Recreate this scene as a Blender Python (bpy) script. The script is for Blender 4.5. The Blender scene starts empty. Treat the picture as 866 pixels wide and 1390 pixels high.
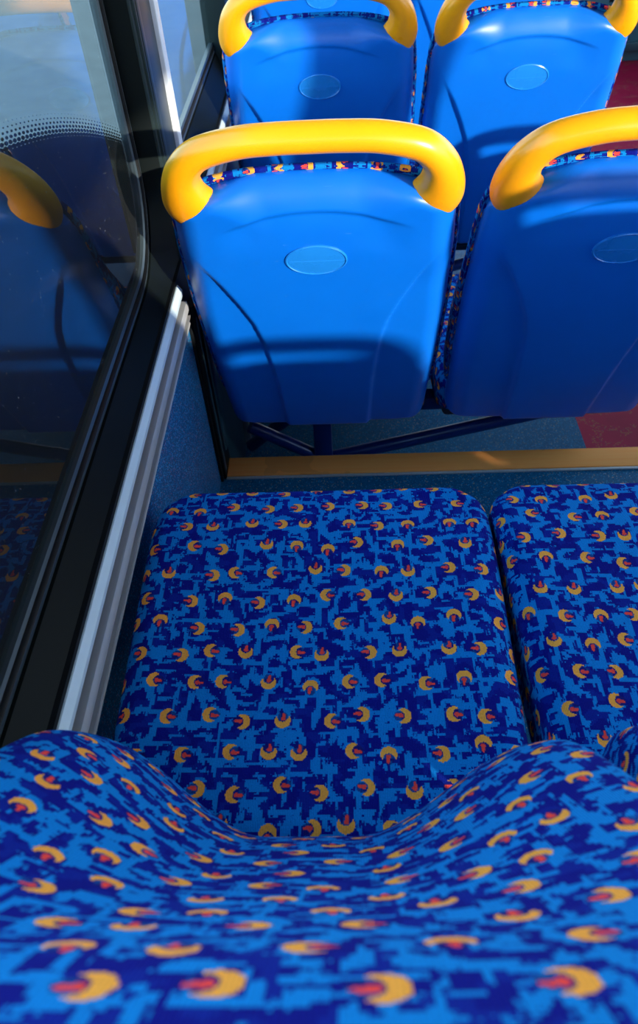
import bpy, bmesh, math, random
from mathutils import Vector, Matrix
random.seed(4)
S = bpy.context.scene
C = S.collection
PI = math.pi

# ------------------------------------------------------------------ helpers
def link(name, me, mat=None, parent=None, smooth=True):
    o = bpy.data.objects.new(name, me)
    C.objects.link(o)
    if mat: me.materials.append(mat)
    if smooth:
        for p in me.polygons: p.use_smooth = True
    if parent: o.parent = parent
    return o

def bm_obj(name, bm, mat=None, parent=None, smooth=True, angle=None):
    bmesh.ops.recalc_face_normals(bm, faces=bm.faces[:])
    me = bpy.data.meshes.new(name)
    bm.to_mesh(me); bm.free()
    o = link(name, me, mat, parent, smooth)
    if angle is not None: me.set_sharp_from_angle(angle=math.radians(angle))
    return o

def empty(name, loc):
    o = bpy.data.objects.new(name, None)
    C.objects.link(o); o.location = loc; o.empty_display_size = .1
    return o

def tag(o, label=None, cat=None, group=None, kind=None):
    if label: o['label'] = label
    if cat: o['category'] = cat
    if group: o['group'] = group
    if kind: o['kind'] = kind
    return o

def add_box(bm, x0, x1, y0, y1, z0, z1, bev=0.0, seg=2):
    r = bmesh.ops.create_cube(bm, size=1)
    vs = r['verts']
    for v in vs:
        v.co = Vector((x0 + (v.co.x + .5) * (x1 - x0), y0 + (v.co.y + .5) * (y1 - y0), z0 + (v.co.z + .5) * (z1 - z0)))
    if bev > 0:
        es = list({e for v in vs for e in v.link_edges})
        bmesh.ops.bevel(bm, geom=es, offset=bev, segments=seg, affect='EDGES', profile=.5)

def catmull(pts, n):
    out = []
    P = [pts[0]] + list(pts) + [pts[-1]]
    for i in range(1, len(P) - 2):
        for k in range(n):
            t = k / n
            a, b, c, d = P[i - 1], P[i], P[i + 1], P[i + 2]
            out.append(tuple(.5 * (2 * b[j] + (c[j] - a[j]) * t + (2 * a[j] - 5 * b[j] + 4 * c[j] - d[j]) * t * t + (3 * b[j] - a[j] - 3 * c[j] + d[j]) * t ** 3) for j in range(len(b))))
    out.append(tuple(pts[-1]))
    return out

def sweep(bm, pts, radii, nrm, sides=16, cap=True, power=2.0):
    """tube through pts; radii (a across, b along nrm) per point"""
    P = [Vector(p) for p in pts]
    nrm = Vector(nrm).normalized()
    rings = []
    for i, p in enumerate(P):
        t = (P[min(i + 1, len(P) - 1)] - P[max(i - 1, 0)]).normalized()
        a = t.cross(nrm).normalized()
        b = a.cross(t).normalized()
        ra, rb = radii[i]
        ring = []
        for k in range(sides):
            th = 2 * PI * k / sides
            c, s = math.cos(th), math.sin(th)
            c = math.copysign(abs(c) ** (2 / power), c); s = math.copysign(abs(s) ** (2 / power), s)
            ring.append(bm.verts.new(p + a * ra * c + b * rb * s))
        rings.append(ring)
    for r0, r1 in zip(rings, rings[1:]):
        for k in range(sides):
            bm.faces.new((r0[k], r0[(k + 1) % sides], r1[(k + 1) % sides], r1[k]))
    if cap:
        bm.faces.new(rings[0]); bm.faces.new(rings[-1])

def extrude_y(bm, prof, y0, y1, cap=True):
    """closed (x,z) profile extruded along y"""
    a = [bm.verts.new((x, y0, z)) for x, z in prof]
    b = [bm.verts.new((x, y1, z)) for x, z in prof]
    n = len(prof)
    for i in range(n):
        bm.faces.new((a[i], a[(i + 1) % n], b[(i + 1) % n], b[i]))
    if cap:
        bm.faces.new(a); bm.faces.new(b)

def lerp(a, b, t): return a + (b - a) * t
def sstep(a, b, x):
    t = max(0., min(1., (x - a) / (b - a)))
    return t * t * (3 - 2 * t)
def interp(xs, ys, x):
    if x <= xs[0]: return ys[0]
    for i in range(len(xs) - 1):
        if x <= xs[i + 1]:
            return lerp(ys[i], ys[i + 1], (x - xs[i]) / (xs[i + 1] - xs[i]))
    return ys[-1]

# ------------------------------------------------------------------ materials
class NT:
    def __init__(s, name):
        s.mat = bpy.data.materials.new(name); s.mat.use_nodes = True
        s.t = s.mat.node_tree; s.t.nodes.clear()
        s.out = s.n('ShaderNodeOutputMaterial')
    def n(s, typ, **kw):
        nd = s.t.nodes.new(typ)
        for k, v in kw.items(): setattr(nd, k, v)
        return nd
    def put(s, sock, v):
        if hasattr(v, 'is_linked') or isinstance(v, bpy.types.NodeSocket): s.t.links.new(v, sock)
        else: sock.default_value = v
    def m(s, op, a, b=None, c=None):
        nd = s.n('ShaderNodeMath', operation=op)
        for i, v in enumerate((a, b, c)):
            if v is not None: s.put(nd.inputs[i], v)
        return nd.outputs[0]
    def xyz(s, x, y, z=0.):
        nd = s.n('ShaderNodeCombineXYZ')
        for i, v in enumerate((x, y, z)): s.put(nd.inputs[i], v)
        return nd.outputs[0]
    def sep(s, v):
        nd = s.n('ShaderNodeSeparateXYZ'); s.put(nd.inputs[0], v)
        return nd.outputs
    def noise(s, vec, scale, detail=2., dim='3D', rough=.5):
        nd = s.n('ShaderNodeTexNoise', noise_dimensions=dim)
        s.put(nd.inputs['Vector'], vec)
        nd.inputs['Scale'].default_value = scale; nd.inputs['Detail'].default_value = detail
        nd.inputs['Roughness'].default_value = rough
        return nd.outputs[0]
    def white(s, vec):
        nd = s.n('ShaderNodeTexWhiteNoise', noise_dimensions='3D'); s.put(nd.inputs['Vector'], vec)
        return nd.outputs['Value'], nd.outputs['Color']
    def mix(s, fac, a, b):
        nd = s.n('ShaderNodeMix', data_type='RGBA')
        s.put(nd.inputs['Factor'], fac)
        for k, v in ((6, a), (7, b)):
            s.put(nd.inputs[k], v if not isinstance(v, tuple) else (*v, 1.) if len(v) == 3 else v)
        return nd.outputs[2]
    def bsdf(s, **kw):
        nd = s.n('ShaderNodeBsdfPrincipled')
        for k, v in kw.items():
            s.put(nd.inputs[k.replace('_', ' ')], (*v, 1.) if isinstance(v, tuple) and len(v) == 3 else v)
        return nd
    def bump(s, h, dist=.001, strength=1.):
        nd = s.n('ShaderNodeBump'); s.put(nd.inputs['Height'], h)
        nd.inputs['Distance'].default_value = dist; nd.inputs['Strength'].default_value = strength
        return nd.outputs[0]
    def done(s, shader):
        s.t.links.new(shader.outputs[0] if hasattr(shader, 'outputs') else shader, s.out.inputs[0])
        return s.mat
    def obj(s): return s.n('ShaderNodeTexCoord').outputs['Object']
    def uv(s): return s.n('ShaderNodeTexCoord').outputs['UV']

def simple(name, col, rough=.5, metal=0., coat=0., nscale=40., nvar=.12, bumpd=0., spec=.5):
    n = NT(name)
    o = n.obj()
    f = n.noise(o, nscale, 4.)
    c = n.mix(f, tuple(v * (1 - nvar) for v in col), tuple(min(1, v * (1 + nvar)) for v in col))
    r = n.m('MULTIPLY_ADD', n.noise(o, nscale * .5, 3.), .12, rough - .06)
    b = n.bsdf(Base_Color=c, Roughness=r, Metallic=metal, Coat_Weight=coat, Coat_Roughness=.15)
    b.inputs['Specular IOR Level'].default_value = spec
    if bumpd: n.put(b.inputs['Normal'], n.bump(n.noise(o, nscale * 6, 2.), bumpd))
    return n.done(b)

def fabric():
    n = NT('moquette')
    inf = n.n('ShaderNodeObjectInfo')
    uv = n.sep(n.uv())
    off = n.m('MULTIPLY', inf.outputs['Random'], 7.31)
    x0 = n.m('ADD', uv[0], n.m('ADD', off, 3.)); y0 = n.m('ADD', uv[1], n.m('ADD', off, 5.))
    px = .0011
    def q(v, p): return n.m('MULTIPLY', n.m('FLOOR', n.m('DIVIDE', v, p)), p)
    x, y = q(x0, px), q(y0, px)
    # pixelated two-tone ground
    xb, yb = q(x0, .0024), q(y0, .0024)
    v1 = n.noise(n.xyz(n.m('MULTIPLY', xb, 40.), n.m('MULTIPLY', yb, 98.)), 1., 1.)
    v2 = n.noise(n.xyz(n.m('MULTIPLY_ADD', xb, 102., 40.), n.m('MULTIPLY', yb, 40.)), 1., 1.)
    v3 = n.noise(n.xyz(n.m('MULTIPLY_ADD', x, 300., 11.), n.m('MULTIPLY', y, 150.)), 1., 1.)
    mx = n.m('ADD', n.m('MAXIMUM', v1, v2), n.m('MULTIPLY', n.m('SUBTRACT', v3, .5), .15))
    light = n.m('GREATER_THAN', mx, .562)
    mid = n.m('MULTIPLY', n.m('GREATER_THAN', n.noise(n.xyz(n.m('MULTIPLY', xb, 60.), n.m('MULTIPLY', yb, 60.), 9.), 1., 1.), .53), .3)
    navy = n.mix(mid, (.0025, .006, .200), (.003, .035, .350))
    ground = n.mix(light, navy, (.002, .205, .600))
    # crescents with a red pip, four orientations
    Sx, Sy = .0415, .0365
    row = n.m('FLOOR', n.m('DIVIDE', y, Sy))
    sh = n.m('MULTIPLY', n.m('MODULO', row, 2.), Sx * .5)
    xs = n.m('ADD', x, sh)
    col = n.m('FLOOR', n.m('DIVIDE', xs, Sx))
    rv, rc = n.white(n.xyz(col, row, 3.))
    rr = n.sep(rc)
    lx = n.m('SUBTRACT', n.m('SUBTRACT', xs, n.m('MULTIPLY', n.m('ADD', col, .5), Sx)), n.m('MULTIPLY', n.m('SUBTRACT', rr[0], .5), .017))
    ly = n.m('SUBTRACT', n.m('SUBTRACT', y, n.m('MULTIPLY', n.m('ADD', row, .5), Sy)), n.m('MULTIPLY', n.m('SUBTRACT', rr[1], .5), .012))
    ang = n.m('MULTIPLY', n.m('FLOOR', n.m('MULTIPLY', rr[2], 4.)), PI / 2)
    ca, sa = n.m('COSINE', ang), n.m('SINE', ang)
    ax = n.m('SUBTRACT', n.m('MULTIPLY', lx, ca), n.m('MULTIPLY', ly, sa))
    ay = n.m('ADD', n.m('MULTIPLY', lx, sa), n.m('MULTIPLY', ly, ca))
    def ell(cx, cy, rx, ry):
        dx = n.m('DIVIDE', n.m('SUBTRACT', ax, cx), rx); dy = n.m('DIVIDE', n.m('SUBTRACT', ay, cy), ry)
        return n.m('ADD', n.m('MULTIPLY', dx, dx), n.m('MULTIPLY', dy, dy))
    cres = n.m('MULTIPLY', n.m('LESS_THAN', ell(0, 0, .0082, .0080), 1.), n.m('GREATER_THAN', ell(0, .0052, .0060, .0064), 1.))
    pip = n.m('MAXIMUM', n.m('LESS_THAN', ell(.0005, .0024, .0025, .0022), 1.), n.m('LESS_THAN', ell(.0010, .0054, .0016, .0034), 1.))
    dark = n.m('MULTIPLY', n.m('LESS_THAN', ell(0, .004, .0052, .0060), 1.), .75)
    c = n.mix(dark, ground, (.010, .010, .13))
    c = n.mix(cres, c, (1., .385, .055))
    c = n.mix(pip, c, (.95, .065, .05))
    # knit ribs and pile
    rib = n.m('SINE', n.m('MULTIPLY', x0, 2 * PI / .0016))
    pile = n.noise(n.xyz(n.m('MULTIPLY', x0, 900.), n.m('MULTIPLY', y0, 500.)), 1., 2.)
    shade = n.m('MULTIPLY_ADD', pile, .5, n.m('MULTIPLY_ADD', rib, .07, .72))
    hs = n.n('ShaderNodeHueSaturation'); n.put(hs.inputs['Value'], shade); n.put(hs.inputs['Color'], c)
    h = n.m('ADD', n.m('MULTIPLY', rib, .35), pile)
    b = n.bsdf(Base_Color=hs.outputs[0], Roughness=.95, Sheen_Weight=0.)
    b.inputs['Specular IOR Level'].default_value = .12
    n.put(b.inputs['Normal'], n.bump(h, .0006, .6))
    return n.done(b)

def blue_plastic():
    n = NT('blue_moulded_plastic')
    o = n.obj()
    f = n.noise(o, 9., 3.)
    c = n.mix(f, (.0005, .125, .60), (.001, .155, .70))
    # fine scuffs with a shape of their own
    w = n.sep(o)
    sc = n.noise(n.xyz(n.m('MULTIPLY', w[0], 25.), n.m('MULTIPLY', w[1], 60.), n.m('MULTIPLY', w[2], 260.)), 1., 3.)
    sp = n.m('GREATER_THAN', sc, .735)
    c = n.mix(n.m('MULTIPLY', sp, .35), c, (.05, .25, .75))
    r = n.m('MULTIPLY_ADD', n.noise(o, 30., 4.), .12, .30)
    b = n.bsdf(Base_Color=c, Roughness=r)
    b.inputs['Specular IOR Level'].default_value = .5
    n.put(b.inputs['Normal'], n.bump(n.noise(o, 900., 2.), .00012, .5))
    return n.done(b)

def speckled(name, base, specks, dens=.16, scale=420., rough=.55, patch=0.):
    n = NT(name)
    o = n.obj()
    c = n.mix(n.noise(o, 14., 4.), tuple(v * .8 for v in base), tuple(v * 1.2 for v in base))
    for i, (sc, d) in enumerate(specks):
        vo = n.n('ShaderNodeTexVoronoi'); vo.inputs['Scale'].default_value = scale * (1 + .23 * i)
        vec = n.n('ShaderNodeVectorMath', operation='ADD'); n.put(vec.inputs[0], o); vec.inputs[1].default_value = (i * 3.1, i * 1.7, i * .9)
        n.put(vo.inputs['Vector'], vec.outputs[0])
        k = n.m('MULTIPLY', n.m('LESS_THAN', n.sep(vo.outputs['Color'])[0], d), n.m('LESS_THAN', vo.outputs['Distance'], .5))
        if patch: k = n.m('MULTIPLY', k, n.m('GREATER_THAN', n.noise(o, patch, 5.), .55))
        c = n.mix(n.m('MULTIPLY', k, .85), c, sc)
    b = n.bsdf(Base_Color=c, Roughness=rough)
    b.inputs['Specular IOR Level'].default_value = .15
    n.put(b.inputs['Normal'], n.bump(n.noise(o, 500., 2.), .0003, .4))
    return n.done(b)

def glass_mat(name, dust=.015, tint=(.72, .84, .82), ior=1.6):
    n = NT(name)
    o = n.obj()
    fr = n.n('ShaderNodeFresnel'); fr.inputs['IOR'].default_value = ior
    gl = n.n('ShaderNodeBsdfGlossy'); gl.inputs['Roughness'].default_value = .012
    gl.inputs['Color'].default_value = (.9, .95, 1, 1)
    tr = n.n('ShaderNodeBsdfTransparent'); tr.inputs['Color'].default_value = (*tint, 1)
    m1 = n.n('ShaderNodeMixShader'); n.put(m1.inputs[0], fr.outputs[0]); n.put(m1.inputs[1], tr.outputs[0]); n.put(m1.inputs[2], gl.outputs[0])
    df = n.n('ShaderNodeBsdfDiffuse'); df.inputs['Color'].default_value = (.62, .66, .64, 1)
    sm = n.noise(o, 5., 5.)
    vo = n.n('ShaderNodeTexVoronoi'); vo.inputs['Scale'].default_value = 130.; n.put(vo.inputs['Vector'], o)
    spk = n.m('MULTIPLY', n.m('LESS_THAN', vo.outputs['Distance'], .13), n.m('LESS_THAN', n.sep(vo.outputs['Color'])[0], .22))
    d = n.m('ADD', n.m('MULTIPLY', sm, dust * 2), n.m('MULTIPLY', spk, .22))
    m2 = n.n('ShaderNodeMixShader'); n.put(m2.inputs[0], d); n.put(m2.inputs[1], m1.outputs[0]); n.put(m2.inputs[2], df.outputs[0])
    return n.done(m2.outputs[0])

def frit_mat():
    n = NT('black_ceramic_frit')
    uv = n.sep(n.uv())
    p, pv = .0105, .0045
    row = n.m('FLOOR', n.m('DIVIDE', uv[1], pv))
    xs = n.m('ADD', n.m('ADD', uv[0], 5.), n.m('MULTIPLY', n.m('MODULO', n.m('ADD', row, 100.), 2.), p / 2))
    lx = n.m('SUBTRACT', n.m('FRACT', n.m('DIVIDE', xs, p)), .5)
    ly = n.m('SUBTRACT', n.m('FRACT', n.m('DIVIDE', uv[1], pv)), .5)
    rr = n.m('SQRT', n.m('ADD', n.m('MULTIPLY', lx, lx), n.m('MULTIPLY', ly, ly)))
    lim = n.m('MULTIPLY_ADD', uv[1], -21., .60)          # dot radius shrinks away from the solid edge
    dot = n.m('LESS_THAN', rr, lim)
    mask = n.m('MAXIMUM', dot, n.m('LESS_THAN', uv[1], 0.))
    b = n.bsdf(Base_Color=(.004, .005, .007), Roughness=.6)
    b.inputs['Specular IOR Level'].default_value = .1
    tr = n.n('ShaderNodeBsdfTransparent')
    m = n.n('ShaderNodeMixShader'); n.put(m.inputs[0], mask); n.put(m.inputs[1], tr.outputs[0]); n.put(m.inputs[2], b.outputs[0])
    return n.done(m.outputs[0])

def nosing_mat():
    n = NT('orange_step_nosing')
    o = n.obj()
    w = n.sep(o)
    st = n.noise(n.xyz(n.m('MULTIPLY', w[0], 7.), n.m('MULTIPLY', w[1], 120.)), 1., 5., rough=.6)
    wear = n.noise(o, 6., 4.)
    c = n.mix(st, (1., .29, .045), (1., .44, .13))
    c = n.mix(n.m('MULTIPLY', n.m('GREATER_THAN', wear, .58), .2), c, (.30, .13, .05))
    b = n.bsdf(Base_Color=c, Roughness=.6)
    b.inputs['Specular IOR Level'].default_value = .2
    n.put(b.inputs['Normal'], n.bump(n.noise(o, 300., 3.), .0004, .5))
    return n.done(b)

def alu_mat(name, col=(.60, .61, .60), rough=.35):
    n = NT(name)
    o = n.obj(); w = n.sep(o)
    st = n.noise(n.xyz(n.m('MULTIPLY', w[0], 200.), n.m('MULTIPLY', w[1], 4.), n.m('MULTIPLY', w[2], 200.)), 1., 3.)
    c = n.mix(st, tuple(v * .75 for v in col), col)
    b = n.bsdf(Base_Color=c, Roughness=n.m('MULTIPLY_ADD', st, .2, rough - .1), Metallic=.3)
    return n.done(b)

M_fab = fabric()
M_blue = blue_plastic()
M_oval = simple('cyan_badge_plastic', (.010, .20, .66), .28, nscale=60, nvar=.05)
M_orange = simple('orange_grab_plastic', (1., .375, .003), .30, nscale=20, nvar=.04)
M_navy = simple('navy_painted_steel', (.012, .040, .26), .32, coat=.3, nscale=20)
M_pan = simple('dark_seat_base', (.008, .014, .05), .5)
M_black = simple('black_rubber', (.003, .004, .005), .5, nscale=30, spec=.2)
M_frame = simple('black_gloss_frame', (.0045, .007, .007), .45, nscale=12, nvar=.3, spec=.07)
M_pillar = simple('dark_pillar_plastic', (.018, .030, .030), .4, nscale=16, nvar=.25, spec=.25)
M_teal = simple('teal_grey_trim', (.035, .085, .11), .35, nscale=25)
M_alu = alu_mat('brushed_aluminium')
M_bead = alu_mat('glazing_bead_metal', (.055, .08, .095), .35)
M_strip = simple('pale_sill_strip', (.60, .74, .80), .35, nvar=.05)
M_white = simple('white_strip', (.78, .82, .86), .4, nvar=.04)
M_panel = speckled('blue_speckled_panel', (.006, .105, .260), [((.04, .38, .72), .26), ((.75, .18, .26), .075), ((.55, .66, .75), .07), ((.002, .02, .07), .2)], scale=360, rough=.4)
M_floorb = speckled('blue_speckled_floor', (.006, .105, .215), [((.03, .26, .46), .16), ((.50, .38, .18), .06), ((.003, .02, .09), .25)], scale=390, rough=.5)
M_floorr = speckled('red_speckled_floor', (.42, .006, .045), [((.42, .14, .05), .5), ((.30, .02, .08), .3)], scale=230, rough=.55, patch=16.)
M_nose = nosing_mat()
M_glass = glass_mat('dusty_window_glass')
M_frit = frit_mat()
M_ceil = simple('off_white_lining', (.62, .62, .60), .6, nvar=.03)
M_street = simple('grey_asphalt', (.066, .072, .070), .85, nscale=3., nvar=.4)
M_grille = simple('teal_bulkhead_paint', (.06, .17, .22), .5, nscale=12)

# ------------------------------------------------------------------ bus seat (local frame: origin under the top of the shell, floor z = 0)
TD = Vector((0, .3162, -.9487)); TN = Vector((0, .9487, .3162)); TA = Vector((0, 0, .907))
def sp(x, t, n): return Vector((x, 0, 0)) + TA + TD * t + TN * n

def hw(t): return interp([-.1, 0, .08, .2, .35, .55], [.196, .199, .2045, .208, .206, .200], t)
def ttop(u, top=-.052, drop=.084, p=2.6):
    u = min(1., abs(u)); return top + drop * (1 - (1 - u ** p) ** (1 / p))
def tbot(u, bot=.572, rise=.05, p=5.):
    u = min(1., abs(u)); return bot - rise * (1 - (1 - u ** p) ** (1 / p))
CRT = [-.2, .045, .075, .12, .17, .215, .26, .31, .40, .56]
CRX = [.205, .190, .172, .149, .127, .1105, .101, .095, .0885, .083]
def arc_len_uv(grid):
    """arc-length uv (metres) for a grid of points grid[j][i]"""
    nj, ni = len(grid), len(grid[0]); ci, cj = ni // 2, nj // 2
    U = [[0.] * ni for _ in range(nj)]; V = [[0.] * ni for _ in range(nj)]
    for j in range(nj):
        for i in range(ci + 1, ni): U[j][i] = U[j][i - 1] + (grid[j][i] - grid[j][i - 1]).length
        for i in range(ci - 1, -1, -1): U[j][i] = U[j][i + 1] - (grid[j][i] - grid[j][i + 1]).length
    for i in range(ni):
        for j in range(cj + 1, nj): V[j][i] = V[j - 1][i] - (grid[j][i] - grid[j - 1][i]).length
        for j in range(cj - 1, -1, -1): V[j][i] = V[j + 1][i] + (grid[j][i] - grid[j + 1][i]).length
    return U, V

def two_skin(name, A, B, mat, parent, uv=False):
    """closed body of two grids sharing their rim outline (A outer/visible, B other side)"""
    nj, ni = len(A), len(A[0])
    verts = [p for r in A for p in r] + [p for r in B for p in r]
    o = nj * ni
    F = []
    idx = lambda j, i: j * ni + i
    for j in range(nj - 1):
        for i in range(ni - 1):
            F.append((idx(j, i), idx(j, i + 1), idx(j + 1, i + 1), idx(j + 1, i)))
            F.append((o + idx(j, i), o + idx(j + 1, i), o + idx(j + 1, i + 1), o + idx(j, i + 1)))
    rim = [(0, i) for i in range(ni)] + [(j, ni - 1) for j in range(1, nj)] + [(nj - 1, i) for i in range(ni - 2, -1, -1)] + [(j, 0) for j in range(nj - 2, 0, -1)]
    for a, b in zip(rim, rim[1:] + rim[:1]):
        F.append((idx(*b), idx(*a), o + idx(*a), o + idx(*b)))
    me = bpy.data.meshes.new(name)
    me.from_pydata([tuple(v) for v in verts], [], F)
    if uv:
        U, V = arc_len_uv(A); UB, VB = arc_len_uv(B)
        L = me.uv_layers.new(name='UVMap')
        for lp in me.loops:
            k = lp.vertex_index
            if k < o: L.data[lp.index].uv = (U[k // ni][k % ni], V[k // ni][k % ni])
            else:
                k -= o
                j, i = k // ni, k % ni
                d = (A[j][i] - B[j][i]).length if (j in (0, nj - 1) or i in (0, ni - 1)) else 0
                uu, vv = U[j][i], V[j][i]
                if i == 0: uu -= d
                if i == ni - 1: uu += d
                if j == 0: vv += d
                if j == nj - 1: vv -= d
                L.data[lp.index].uv = (uu, vv)
    bm = bmesh.new(); bm.from_mesh(me)
    bmesh.ops.recalc_face_normals(bm, faces=bm.faces[:]); bm.to_mesh(me); bm.free()
    return link(name, me, mat, parent)

def shell(parent):
    ni, nj = 121, 141
    A, B = [], []
    for j in range(nj):
        a, b = [], []
        v = j / (nj - 1); v = v - .06 * math.sin(2 * PI * v) / 1.0 * .9
        for i in range(ni):
            u = 2 * i / (ni - 1) - 1; u = math.copysign(1 - (1 - abs(u)) ** 1.25, u) if abs(u) > 0 else 0.
            t0, t1 = ttop(u), tbot(u)
            t = lerp(t0, t1, v)
            x = hw(t) * u
            e = .01; sl = (ttop(min(.999, abs(u))) - ttop(max(0, abs(u) - e))) / (e * .2)
            dt = (t - t0) / math.sqrt(1 + min(sl, 6.) ** 2)
            ds = hw(t) - abs(x)
            db = (t1 - t)
            def rd(d, r, h):
                if d >= r: return 0.
                k = 1 - d / r
                return h * (1 - math.sqrt(max(0., 1 - k * k)))
            kc = sstep(.30, .72, abs(u))
            rt, ht = lerp(.072, .016, kc), lerp(.050, .016, kc)
            n = (rd(dt, rt, ht) ** 3 + rd(ds, .040, .046) ** 3 + rd(db, .022, .030) ** 3) ** (1 / 3)
            n = min(n, .052)
            # centre panel stands proud of the flanks
            n += .0075 * sstep(.05, .14, t) * sstep(-.0025, .0025, abs(x) - interp(CRT, CRX, t))
            # crease under the top roll
            ta = -.013 + 1.5 * x * x
            fade = 1 - sstep(.085, .145, abs(x))
            n += .0045 * fade * sstep(-.004, .003, t - ta) * (1 - sstep(.004, .07, t - ta))
            # slight belly of the big panel
            n -= .004 * math.sin(PI * max(0, min(1, t / .5))) * (1 - (x / .21) ** 2)
            a.append(sp(x, t, n))
            b.append(sp(x * .985, lerp(t0 + .004, t1 - .004, v), max(.053, n + .004)))
        A.append(a); B.append(b)
    o = two_skin('back_shell', A, B, M_blue, parent)
    # oval badge let into the shell
    bm = bmesh.new()
    rx, ry, N = .0455, .0285, 56
    def nn(x, t): return -.0042 * math.sin(PI * t / .5) * (1 - (x / .21) ** 2) + .0045 * (1 - sstep(.004, .07, t + .013))
    rings = []
    for f, h in ((1.0, .003), (1.0, -.0016), (.955, -.0026), (.93, -.0012), (.6, -.0016), (.25, -.0018)):
        rings.append([bm.verts.new(sp(rx * f * math.cos(a), .068 + ry * f * math.sin(a), nn(rx * f * math.cos(a), .068 + ry * f * math.sin(a)) + h)) for a in [2 * PI * k / N for k in range(N)]])
    for r0, r1 in zip(rings, rings[1:]):
        for k in range(N): bm.faces.new((r0[k], r0[(k + 1) % N], r1[(k + 1) % N], r1[k]))
    bm.faces.new(rings[-1])
    sweep(bm, [sp(-.040, .069, nn(.04, .069) - .0017), sp(0, .069, nn(0, .069) - .0019), sp(.040, .069, nn(.04, .069) - .0017)], [(.0006, .0005)] * 3, TN, 6)
    tag(bm_obj('oval_badge', bm, M_oval, o, angle=40), 'paler cyan oval badge')
    return o

def face_n(x, t):
    ax = abs(x)
    wing = sstep(.035, .185, ax) * (1 - .55 * sstep(.195, .232, ax))
    n = lerp(.046, .062, sstep(-.04, .06, t)) +   .022 * math.exp(-((t - .42) / .17) ** 2) + wing * (.066 if x > 0 else .077) * sstep(.02, .36, t)
    return n

def backrest(parent):
    ni, nj = 71, 81
    A, B = [], []
    for j in range(nj):
        a, b = [], []
        v = j / (nj - 1); v = v - .054 * math.sin(2 * PI * v)
        for i in range(ni):
            u = 2 * i / (ni - 1) - 1; u = math.copysign(1 - (1 - abs(u)) ** 1.3, u)
            t0, t1 = ttop(u, -.0575, .085), tbot(u, .49, .04)
            t = lerp(t0, t1, v)
            x = (hw(t) + .007) * u
            e = .01; sl = (ttop(min(.999, abs(u))) - ttop(max(0, abs(u) - e))) / (e * .2)
            dt = (t - t0) / math.sqrt(1 + min(sl, 6.) ** 2); ds = hw(t) + .007 - abs(x); db = t1 - t
            def rd(d, r):
                if d >= r: return 0.
                k = 1 - d / r; return 1 - math.sqrt(max(0., 1 - k * k))
            k = min(1., (rd(dt, .045) ** 2.5 + rd(ds, .028) ** 2.5 + rd(db, .04) ** 2.5) ** .4)
            n = lerp(face_n(x, t), .052, k)
            a.append(sp(x, t, n)); b.append(sp(x * .99, lerp(t0 + .003, t1 - .003, v), .046))
        A.append(a); B.append(b)
    return two_skin('backrest', A, B, M_fab, parent, uv=True)

def handle(parent):
    bm = bmesh.new()
    key = [(-.148, .004, .030, .034, .018), (-.1665, -.021, .0265, .0365, .0245), (-.1715, -.050, .022, .0295, .0255), (-.1640, -.083, .017, .0225, .0232),
           (-.139, -.110, .014, .0195, .0212), (-.09, -.1245, .013, .0184, .0205), (-.045, -.1280, .013, .0182, .0203), (0, -.1285, .013, .0182, .0203)]
    key = key + [(-k[0],) + k[1:] for k in key[-2::-1]]
    c = catmull(key, 6)
    sweep(bm, [sp(*k[:3]) for k in c], [k[3:] for k in c], TN, 28)
    return bm_obj('grab_handle', bm, M_orange, parent, angle=60)

def cushion(parent):
    """grid over the top and rolled down all four sides"""
    ni, nj = 75, 85
    y0, y1, zt, h, r = .225, .700, .438, .078, .026
    A, B = [], []
    def prof(s, L):
        # s in [-1,1] -> (offset from middle as fraction along top, drop) with rounded edge and vertical side
        side = h * .75; tot = L + r * PI / 2 + side
        q = abs(s) * tot
        if q < L: return math.copysign(q, s), 0., 0.
        q -= L
        if q < r * PI / 2:
            a = q / r; return math.copysign(L + r * math.sin(a), s), r * (1 - math.cos(a)), 0
        q -= r * PI / 2
        return math.copysign(L + r, s), r + q, 1
    for j in range(nj):
        a = []
        sv = 2 * j / (nj - 1) - 1
        for i in range(ni):
            su = 2 * i / (ni - 1) - 1
            Ly = (y1 - y0) / 2 - r
            py, dy, _ = prof(-sv, Ly)
            yy = (y0 + y1) / 2 + py
            half = interp([.17, .3, .5, .64, .70], [.205, .210, .216, .2185, .214], yy)
            px, dx, _ = prof(su, half - r)
            # plan corner rounding
            fx = max(0., abs(px) - (half - .05)) / .05; fy = max(0., abs(py) - (Ly + r - .05)) / .05
            m = math.hypot(fx, fy)
            if m > max(fx, fy) and m > 0:
                k = max(fx, fy) / m
                px = math.copysign(half - .05 + .05 * fx * k, px) if fx > 0 else px
                py = math.copysign(Ly + r - .05 + .05 * fy * k, py) if fy > 0 else py
            drop = max(dx, dy) if (dx == 0 or dy == 0) else min(h, max(dx, dy) + .25 * min(dx, dy))
            yy = (y0 + y1) / 2 + py
            z = zt - drop - .007 * math.cos(PI * px / .46) * math.sin(PI * max(0, min(1, (yy - y0) / .5))) - .020 * sstep(.58, .70, yy)
            z += .004 * math.sin(13 * px + 2) * math.sin(11 * yy) * (drop == 0)
            a.append(Vector((px, yy, z)))
        A.append(a)
    for row in A: B.append([Vector((p.x * .97, (y0 + y1) / 2 + (p.y - (y0 + y1) / 2) * .97, zt - h - .002)) for p in row])
    o = two_skin('seat_cushion', A, B, M_fab, parent, uv=True)
    return o

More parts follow.
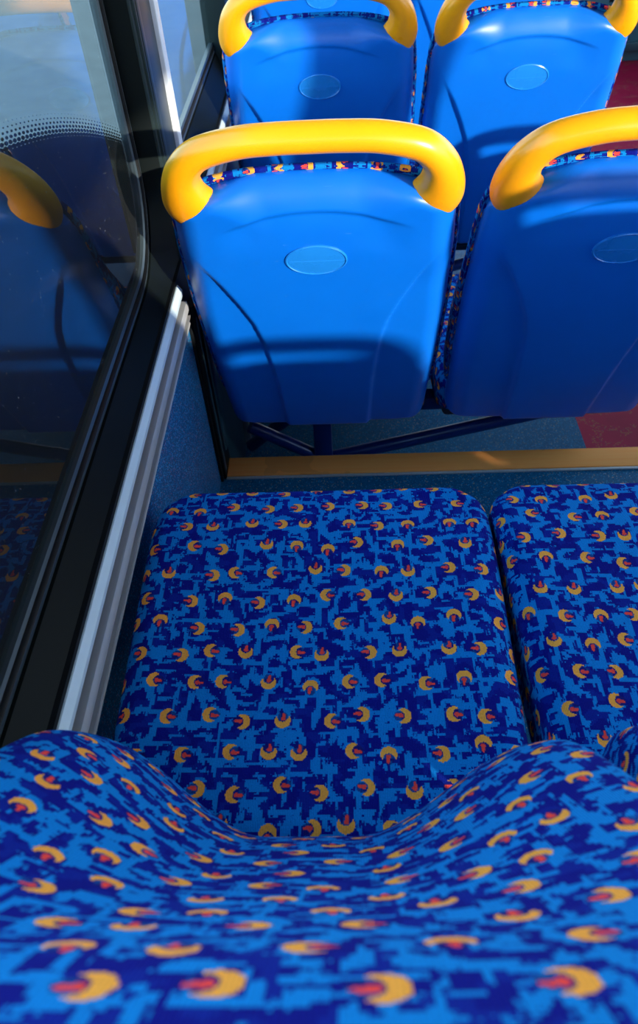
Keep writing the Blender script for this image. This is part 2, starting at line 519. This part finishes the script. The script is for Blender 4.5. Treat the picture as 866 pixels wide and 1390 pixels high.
def seat_base(parent):
    bm = bmesh.new()
    add_box(bm, -.195, .195, .25, .66, .325, .366, .012, 3)
    add_box(bm, -.16, .16, .28, .58, .30, .33, .008, 2)
    o = bm_obj('seat_pan', bm, M_pan, parent, angle=40)
    for s in (-1, 1):
        bm = bmesh.new()
        sweep(bm, [(s * .17, .20, .50), (s * .17, .215, .42), (s * .17, .255, .36), (s * .17, .34, .335)], [(.012, .016)] * 4, (1, 0, 0), 10)
        bm_obj('hinge_bracket', bm, M_navy, parent)
    return o

def make_seat():
    root = empty('bus_seat', (0, 0, 0))
    shell(root); backrest(root); cushion(root); seat_base(root); handle(root)
    return root

def copy_tree(o, parent=None):
    c = o.copy(); C.objects.link(c)
    if parent: c.parent = parent
    for ch in o.children: copy_tree(ch, c)
    return c

ZL = -.25            # lower floor; the camera's row stands on the raised platform (z = 0)
SP = .4414           # spacing of the two seats of a pair
R0, R1, R2, R3, RM = -.030, .931, 1.658, 2.386, -.757
GRP = 'double-deck bus seats in rows'
seats = [
    (0, R0, 0, 'patterned seat nearest the camera, window side, its wavy backrest top filling the foreground'),
    (SP, R0, 0, 'patterned seat cut by right frame edge, its cushion beside the foreground seat cushion'),
    (0, R1, ZL, 'central blue seat back with full orange handle, just beyond the orange-brown step strip'),
    (SP, R1, ZL, 'shaded blue seat back at right edge, second row, next to the central window-side seat'),
    (0, R2, ZL, 'blue seat back by window in third row, half shaded, directly beyond the central seat'),
    (SP, R2, ZL, 'sunlit blue aisle seat back at upper right, curved handle shadow across its lower part'),
    (0, R3, ZL, 'farthest window-side blue seat, barely seen at top under the third-row orange handle'),
    (SP, R3, ZL, 'farthest aisle-side blue seat, seen at top between the two third-row seats'),
]
XA = ((1.16, RM + .10, 0), (1.27, R0 + .08, 0), (1.33, R1 - .05, ZL))  # unseen rows across the aisle, shifted so their shadows fall on the seat backs
off = [(x + dx, y, z) for dx in (0, SP) for (x, y, z) in XA]
proto = make_seat()
for k, (x, y, z, lab) in enumerate(seats):
    o = proto if k == 0 else copy_tree(proto)
    o.location = (x, y, z)
    tag(o, lab, 'seat', GRP)
for k, (x, y, z) in enumerate(off):
    o = copy_tree(proto); o.location = (x, y, z)
    tag(o, 'blue bus seat across the aisle, %s side, %s row' % ('aisle' if k < 3 else 'far window', ('rearmost', 'middle', 'front')[k % 3]), 'seat', 'seats across the aisle')

# pedestals: V-braced steel frames, one under each pair
def pedestal(x, y, z, label, wall=-.225, tube=True):
    r = empty('seat_pedestal', (x, y, z)); tag(r, label, 'seat stand', 'steel stands under the seat pairs')
    yy = .365; cx = -.02 - 0
    bm = bmesh.new(); add_box(bm, cx - .022, cx + .022, yy - .022, yy + .022, .012, .25, .004)
    bm_obj('post', bm, M_navy, r, angle=40)
    bm = bmesh.new(); add_box(bm, cx - .07, cx + .07, yy - .06, yy + .06, 0, .012, .004)
    bm_obj('foot_plate', bm, M_pan, r, angle=40)
    for a, b in (((cx, yy - .005, .098), (-.195, yy - .005, .215)), ((cx, yy - .005, .098), (.60, yy - .005, .262)),
                 ((cx - .01, yy + .12, .20), (-.225, yy + .12, .03))):
        bm = bmesh.new()
        a, b = Vector(a), Vector(b)
        sweep(bm, [a, (a + b) / 2, b], [(.0165, .0165)] * 3, (0, 1, 0), 14)
        bm_obj('brace', bm, M_navy, r, angle=50)
    bm = bmesh.new()
    add_box(bm, -.20, .62, .345, .385, .262, .2985, .006); add_box(bm, -.20, .62, .50, .54, .262, .2985, .006)
    add_box(bm, cx - .02, cx + .02, .345, .54, .240, .265, .004)
    bm_obj('rail', bm, M_navy, r, angle=40)
    return r
pedestal(0, R0, 0, 'steel stand hidden under the two foreground seats')
pedestal(0, R1, ZL, 'navy tubular steel stand with slanting braces below central seat back, beyond step strip')
pedestal(0, R2, ZL, 'steel stand under the third-row pair of seats')
pedestal(0, R3, ZL, 'steel stand under the farthest pair of seats')
for (x, y, z), l in zip(XA, ('rearmost', 'middle', 'front')):
    pedestal(x, y, z, 'steel stand under the %s pair across the aisle' % l)

# ------------------------------------------------------------------ the bus around them
XW, XR = -.238, 2.06
def struct(name, bm, mat, parent=None, smooth=False, angle=None):
    o = bm_obj(name, bm, mat, parent, smooth or angle is not None, angle)
    if parent is None: o['kind'] = 'structure'
    return o
bm = bmesh.new(); add_box(bm, XW - .03, XR, -2.2, 1.135, -.33, 0); struct('floor', bm, M_floorb)
bm = bmesh.new(); add_box(bm, XW - .03, .684, 1.135, 6.2, -.33, ZL); struct('floor', bm, M_floorb)
bm = bmesh.new(); add_box(bm, .684, XR, 1.135, 6.2, -.33, ZL); struct('floor', bm, M_floorr)
# step nosing: wood-coloured strip with a thin metal lip behind it
t = empty('step_nosing', (.72, 1.11, 0)); tag(t, 'long orange-brown strip along the floor step edge behind the central seat', 'step strip')
def loc(o, r): o.location = -Vector(r.location); return o
bm = bmesh.new(); add_box(bm, -.226, 1.9, 1.086, 1.143, .0005, .006, .002)
loc(bm_obj('strip', bm, M_nose, t, angle=40), t)
bm = bmesh.new(); add_box(bm, -.226, 1.9, 1.079, 1.0855, .0005, .0045, .001)
tag(loc(bm_obj('metal_lip', bm, M_alu, t, angle=40), t), 'thin pale metal lip')

# left wall: speckled lower panel, then everything above it
bm = bmesh.new(); add_box(bm, XW - .03, XW, -2.2, 1.075, 0, .43)
struct('wall_left', bm, M_panel)
bm = bmesh.new(); add_box(bm, XW - .03, XW - .004, 1.075, 6.2, ZL, .43)
struct('wall_left', bm, M_teal)
# upright trim where the panel ends beside the step
bm = bmesh.new()
add_box(bm, XW - .02, XW + .006, 1.073, 1.083, -.0, .435, .002)
add_box(bm, XW - .02, XW + .012, 1.0835, 1.155, -.05, .435, .004)
struct('trim_1', bm, M_black, angle=40)
bm = bmesh.new(); add_box(bm, XW - .003, XW + .0135, 1.088, 1.096, .02, .41, .002); add_box(bm, XW - .003, XW + .016, 1.12, 1.153, .05, .42, .004)
struct('trim_2', bm, M_teal, angle=40)
bm = bmesh.new(); add_box(bm, XW - .01, XW + .012, 1.45, 1.462, ZL, .06, .002); add_box(bm, XW - .01, XW + .008, 1.475, 1.483, ZL, .06, .002)
struct('trim_9', bm, M_alu, angle=40)
# aluminium sill rails
def rails(name, y0, y1):
    bm = bmesh.new()
    extrude_y(bm, [(XW - .01, .455), (XW + .014, .455), (XW + .015, .465), (XW + .013, .472), (XW - .01, .472)], y0, y1)
    extrude_y(bm, [(XW - .01, .4405), (XW + .014, .4405), (XW + .015, .4445), (XW - .01, .4445)], y0, y1)
    extrude_y(bm, [(XW - .01, .425), (XW + .011, .425), (XW + .012, .428), (XW + .011, .431), (XW - .01, .431)], y0, y1)
    return struct(name, bm, M_alu, angle=30)
def top_rail(name, y0, y1):
    bm = bmesh.new()
    extrude_y(bm, [(XW - .01, .484), (XW + .009, .4845), (XW + .010, .494), (XW + .004, .503), (XW - .01, .503)], y0, y1)
    return struct(name, bm, M_strip, angle=30)
top_rail('trim_10', -2.2, 1.045); top_rail('trim_11', 1.16, 6.2)
rails('trim_3', -2.2, 1.045); rails('trim_4', 1.16, 6.2)
bm = bmesh.new(); add_box(bm, XW - .03, XW + .002, -2.2, 6.2, .418, .51); struct('trim_5', bm, M_black)

GX = XW - .037       # inner face of the glass
def round_rect(y0, y1, z0, z1, r, n=10):
    pts = []
    for cy, cz, a0 in ((y1 - r, z0 + r, -PI / 2), (y1 - r, z1 - r, 0), (y0 + r, z1 - r, PI / 2), (y0 + r, z0 + r, PI)):
        for k in range(n + 1):
            a = a0 + k * PI / 2 / n
            pts.append((cy + r * math.cos(a), cz + r * math.sin(a)))
    return pts
def frit_edge(y): return .816 - .345 * (y - .85) - .345 * (y - .85) ** 2
def window(num, y0, y1, z0=.562, z1=1.50, r=.12, frit=False):
    w = empty('window_%d' % num, (GX, (y0 + y1) / 2, z0)); w['kind'] = 'structure'
    inn = round_rect(y0, y1, z0, z1, r)
    # pane
    bm = bmesh.new()
    bm.faces.new([bm.verts.new((GX, a, b)) for a, b in round_rect(y0 - .008, y1 + .008, z0 - .008, z1 + .008, r)])
    pn = loc(bm_obj('pane', bm, M_glass, w, False), w)
    if pn.data.polygons[0].normal.x < 0: pn.data.flip_normals()      # the glass faces the passengers
    # two glazing beads (double thin lines round the pane)
    for nm, d0, d1, xa, mat in (('glazing_bead', .001, .009, .007, M_bead), ('gasket', .009, .016, .010, M_black), ('outer_bead', .016, .027, .008, M_bead)):
        bm = bmesh.new()
        o_ = round_rect(y0 - d1, y1 + d1, z0 - d1, z1 + d1, r + d1); i_ = round_rect(y0 - d0, y1 + d0, z0 - d0, z1 + d0, r + d0)
        n = len(o_)
        md = [((a[0] + b[0]) / 2, (a[1] + b[1]) / 2) for a, b in zip(o_, i_)]
        loops = [[bm.verts.new((x, a, b)) for a, b in pl] for x, pl in ((GX - .004, i_), (GX + xa * .7, i_), (GX + xa, md), (GX + xa * .7, o_), (GX - .004, o_))]
        for l0, l1 in zip(loops, loops[1:]):
            for k in range(n): bm.faces.new((l0[k], l0[(k + 1) % n], l1[(k + 1) % n], l1[k]))
        loc(bm_obj(nm, bm, mat, w, angle=50), w)
    # frame plate between sill rail, pillars and roof with a rounded opening
    bm = bmesh.new()
    op = round_rect(y0 - .026, y1 + .026, z0 - .026, z1 + .026, r + .026)
    Y0, Y1, Z0, Z1 = y0 - .13 if num == 1 else y0 - .04, y1 + (.036 if num == 1 else .1), .508, 1.62
    def outer(a, b):
        cy, cz = (y0 + y1) / 2, (z0 + z1) / 2
        k = min((Y1 - cy) / (a - cy) if a > cy else 9e9 if a == cy else (Y0 - cy) / (a - cy), (Z1 - cz) / (b - cz) if b > cz else 9e9 if b == cz else (Z0 - cz) / (b - cz))
        return cy + (a - cy) * k, cz + (b - cz) * k
    ou = []
    for a, b in op:
        ou.append((min(Y1, max(Y0, outer(a, b)[0])), min(Z1, max(Z0, outer(a, b)[1]))))
    # snap the nearest outer points on to the plate's four corners
    for c in ((Y0, Z0), (Y1, Z0), (Y0, Z1), (Y1, Z1)):
        k = min(range(len(ou)), key=lambda q: (ou[q][0] - c[0]) ** 2 + (ou[q][1] - c[1]) ** 2); ou[k] = c
    n = len(op)
    L = [[bm.verts.new((x, a, b)) for a, b in pl] for x, pl in ((GX - .004, op), (GX + .010, op), (XW - .002, ou), (XW - .03, ou))]
    for l0, l1 in zip(L, L[1:]):
        for k in range(n): bm.faces.new((l0[k], l0[(k + 1) % n], l1[(k + 1) % n], l1[k]))
    loc(bm_obj('frame', bm, M_frame, w, angle=35), w)
    if frit:
        me = bpy.data.meshes.new('frit_border')
        N = 60; vs, fs, uvs = [], [], []
        for k in range(N + 1):
            y = lerp(y0 - .004, y1 + .004, k / N); ze = frit_edge(y)
            for z, d in ((z0 - .006, -1.), (ze, 0.), (ze + .03, .03)):
                if k == N or k == 0: z = max(z, z0 + .02)
                vs.append((GX - .005, y, max(z, z0 - .006))); uvs.append((y, z - ze))
        for k in range(N):
            for q in range(2): a = k * 3 + q; fs.append((a, a + 3, a + 4, a + 1))
        me.from_pydata(vs, [], fs)
        U = me.uv_layers.new(name='UVMap')
        for lp in me.loops: U.data[lp.index].uv = uvs[lp.vertex_index]
        tag(loc(link('frit_border', me, M_frit, w, False), w), 'black lower glass with dotted edge')
    return w
window(1, -1.15, 1.078, frit=True)
window(2, 1.34, 2.14, r=.05, z0=.60)
window(3, 2.46, 4.1, r=.06, z0=.60)
# pillars and their pale strip
bm = bmesh.new()
add_box(bm, XW - .035, XW + .002, 1.115, 1.238, .50, 1.75, .004)
add_box(bm, XW - .02, XW + .006, 1.122, 1.128, .52, 1.75, .002); add_box(bm, XW - .02, XW + .004, 1.142, 1.160, .52, 1.75, .002)
struct('trim_6', bm, M_pillar, angle=40)
bm = bmesh.new(); add_box(bm, XW - .03, XW + .008, 1.240, 1.268, .50, 1.75, .003); struct('trim_7', bm, M_white, angle=40)
bm = bmesh.new(); add_box(bm, XW - .05, XW + .012, 2.01, 2.20, .50, 1.75, .004); struct('trim_8', bm, M_pillar, angle=40)
bm = bmesh.new(); add_box(bm, XW - .05, XW, -2.2, -1.22, .50, 1.75); add_box(bm, XW - .05, XW, 4.15, 6.2, .50, 1.75); struct('wall_left', bm, M_pillar)
bm = bmesh.new(); add_box(bm, XW - .05, XW, -2.2, 6.2, 1.60, 1.85); struct('wall_left', bm, M_ceil)
# right side of the bus: open window band with pillars
bm = bmesh.new(); add_box(bm, XR, XR + .05, -2.2, 6.2, -.33, .60); struct('wall_right', bm, M_ceil)
bm = bmesh.new(); add_box(bm, XR, XR + .05, -2.2, 6.2, 1.66, 1.85); struct('wall_right', bm, M_ceil)
bm = bmesh.new()
for a, b in ((-2.2, -2.0), (-.50, -.24), (1.6, 1.8), (3.9, 4.1)): add_box(bm, XR, XR + .05, a, b, .60, 1.66)
struct('wall_right', bm, M_pillar)
bm = bmesh.new(); add_box(bm, XW - .05, XR + .05, -2.2, 6.2, 1.85, 1.92); struct('ceiling', bm, M_ceil)
bm = bmesh.new(); add_box(bm, XW - .05, XR + .05, -2.28, -2.2, -.33, 1.25); struct('wall_back', bm, M_pan)  # unseen rear wall, raised and made dark to cut light on the seat backs
# stair bulkhead at the front right, with a perforated grille
b_ = empty('stair_bulkhead', (1.75, 4.55, ZL)); tag(b_, 'teal grey panel with vents beside red floor, top right corner', 'partition')
bm = bmesh.new(); add_box(bm, 1.36, 2.05, 4.50, 4.56, ZL, .95, .006); loc(bm_obj('panel', bm, M_grille, b_, angle=40), b_)
bm = bmesh.new(); add_box(bm, 1.36, 2.05, 4.47, 4.499, ZL + .055, ZL + .10, .004); loc(bm_obj('ledge', bm, M_teal, b_, angle=40), b_)
bm = bmesh.new()
for i in range(14):
    for j in range(10): add_box(bm, 1.50 + i * .036, 1.522 + i * .036, 4.496, 4.502, ZL + .22 + j * .036, ZL + .242 + j * .036)
loc(bm_obj('vent_holes', bm, M_black, b_, False), b_)
# street outside
bm = bmesh.new(); add_box(bm, -60, 60, -60, 60, -2.75, -2.65); struct('ground', bm, M_street)

# ------------------------------------------------------------------ light
sun = bpy.data.lights.new('sun', 'SUN'); sun.energy = 7.3; sun.angle = math.radians(.7); sun.color = (1., .93, .80)
so = bpy.data.objects.new('sun', sun); C.objects.link(so)
d = Vector((-1, 1.04, -.39))
so.rotation_euler = d.to_track_quat('-Z', 'Y').to_euler()
so.location = (3, -3, 3)
w = bpy.data.worlds.new('sky'); S.world = w; w.use_nodes = True
nt = w.node_tree; nt.nodes.clear()
out = nt.nodes.new('ShaderNodeOutputWorld'); bg = nt.nodes.new('ShaderNodeBackground')
tc = nt.nodes.new('ShaderNodeTexCoord'); sx = nt.nodes.new('ShaderNodeSeparateXYZ'); cr = nt.nodes.new('ShaderNodeValToRGB')
nt.links.new(tc.outputs['Generated'], sx.inputs[0]); nt.links.new(sx.outputs[2], cr.inputs[0])
cr.color_ramp.elements[0].position = 0.; cr.color_ramp.elements[0].color = (.84, .94, .97, 1)
cr.color_ramp.elements[1].position = .7; cr.color_ramp.elements[1].color = (.28, .55, .88, 1)
nt.links.new(cr.outputs[0], bg.inputs[0]); bg.inputs[1].default_value = 5.0
nt.links.new(bg.outputs[0], out.inputs[0])

# ------------------------------------------------------------------ camera
f, pit, yaw, rol, H, cx = 973.95, .8076, -.0568, -.0669, 1.1264, .0367
cp, s_ = math.cos(pit), math.sin(pit)
F = Vector((math.sin(yaw) * cp, math.cos(yaw) * cp, -s_)); R = Vector((math.cos(yaw), -math.sin(yaw), 0)); U = R.cross(F)
c, s = math.cos(rol), math.sin(rol)
R2_, U2_ = c * R + s * U, -s * R + c * U
cam = bpy.data.cameras.new('camera'); co = bpy.data.objects.new('camera', cam); C.objects.link(co)
mw = Matrix((R2_, U2_, -F)).transposed().to_4x4(); mw.translation = Vector((cx, 0, H))
co.matrix_world = mw
cam.sensor_fit = 'VERTICAL'; cam.sensor_height = 36.; cam.lens = f / 1390 * 36.
cam.shift_y = -45 / 1390
cam.clip_start = .02
cam.dof.use_dof = True; cam.dof.focus_distance = .95; cam.dof.aperture_fstop = 8.5
S.camera = co
S.view_settings.view_transform = 'Standard'; S.view_settings.look = 'None'
S.view_settings.exposure = 0.; S.view_settings.gamma = 1.; S.view_settings.use_curve_mapping = False
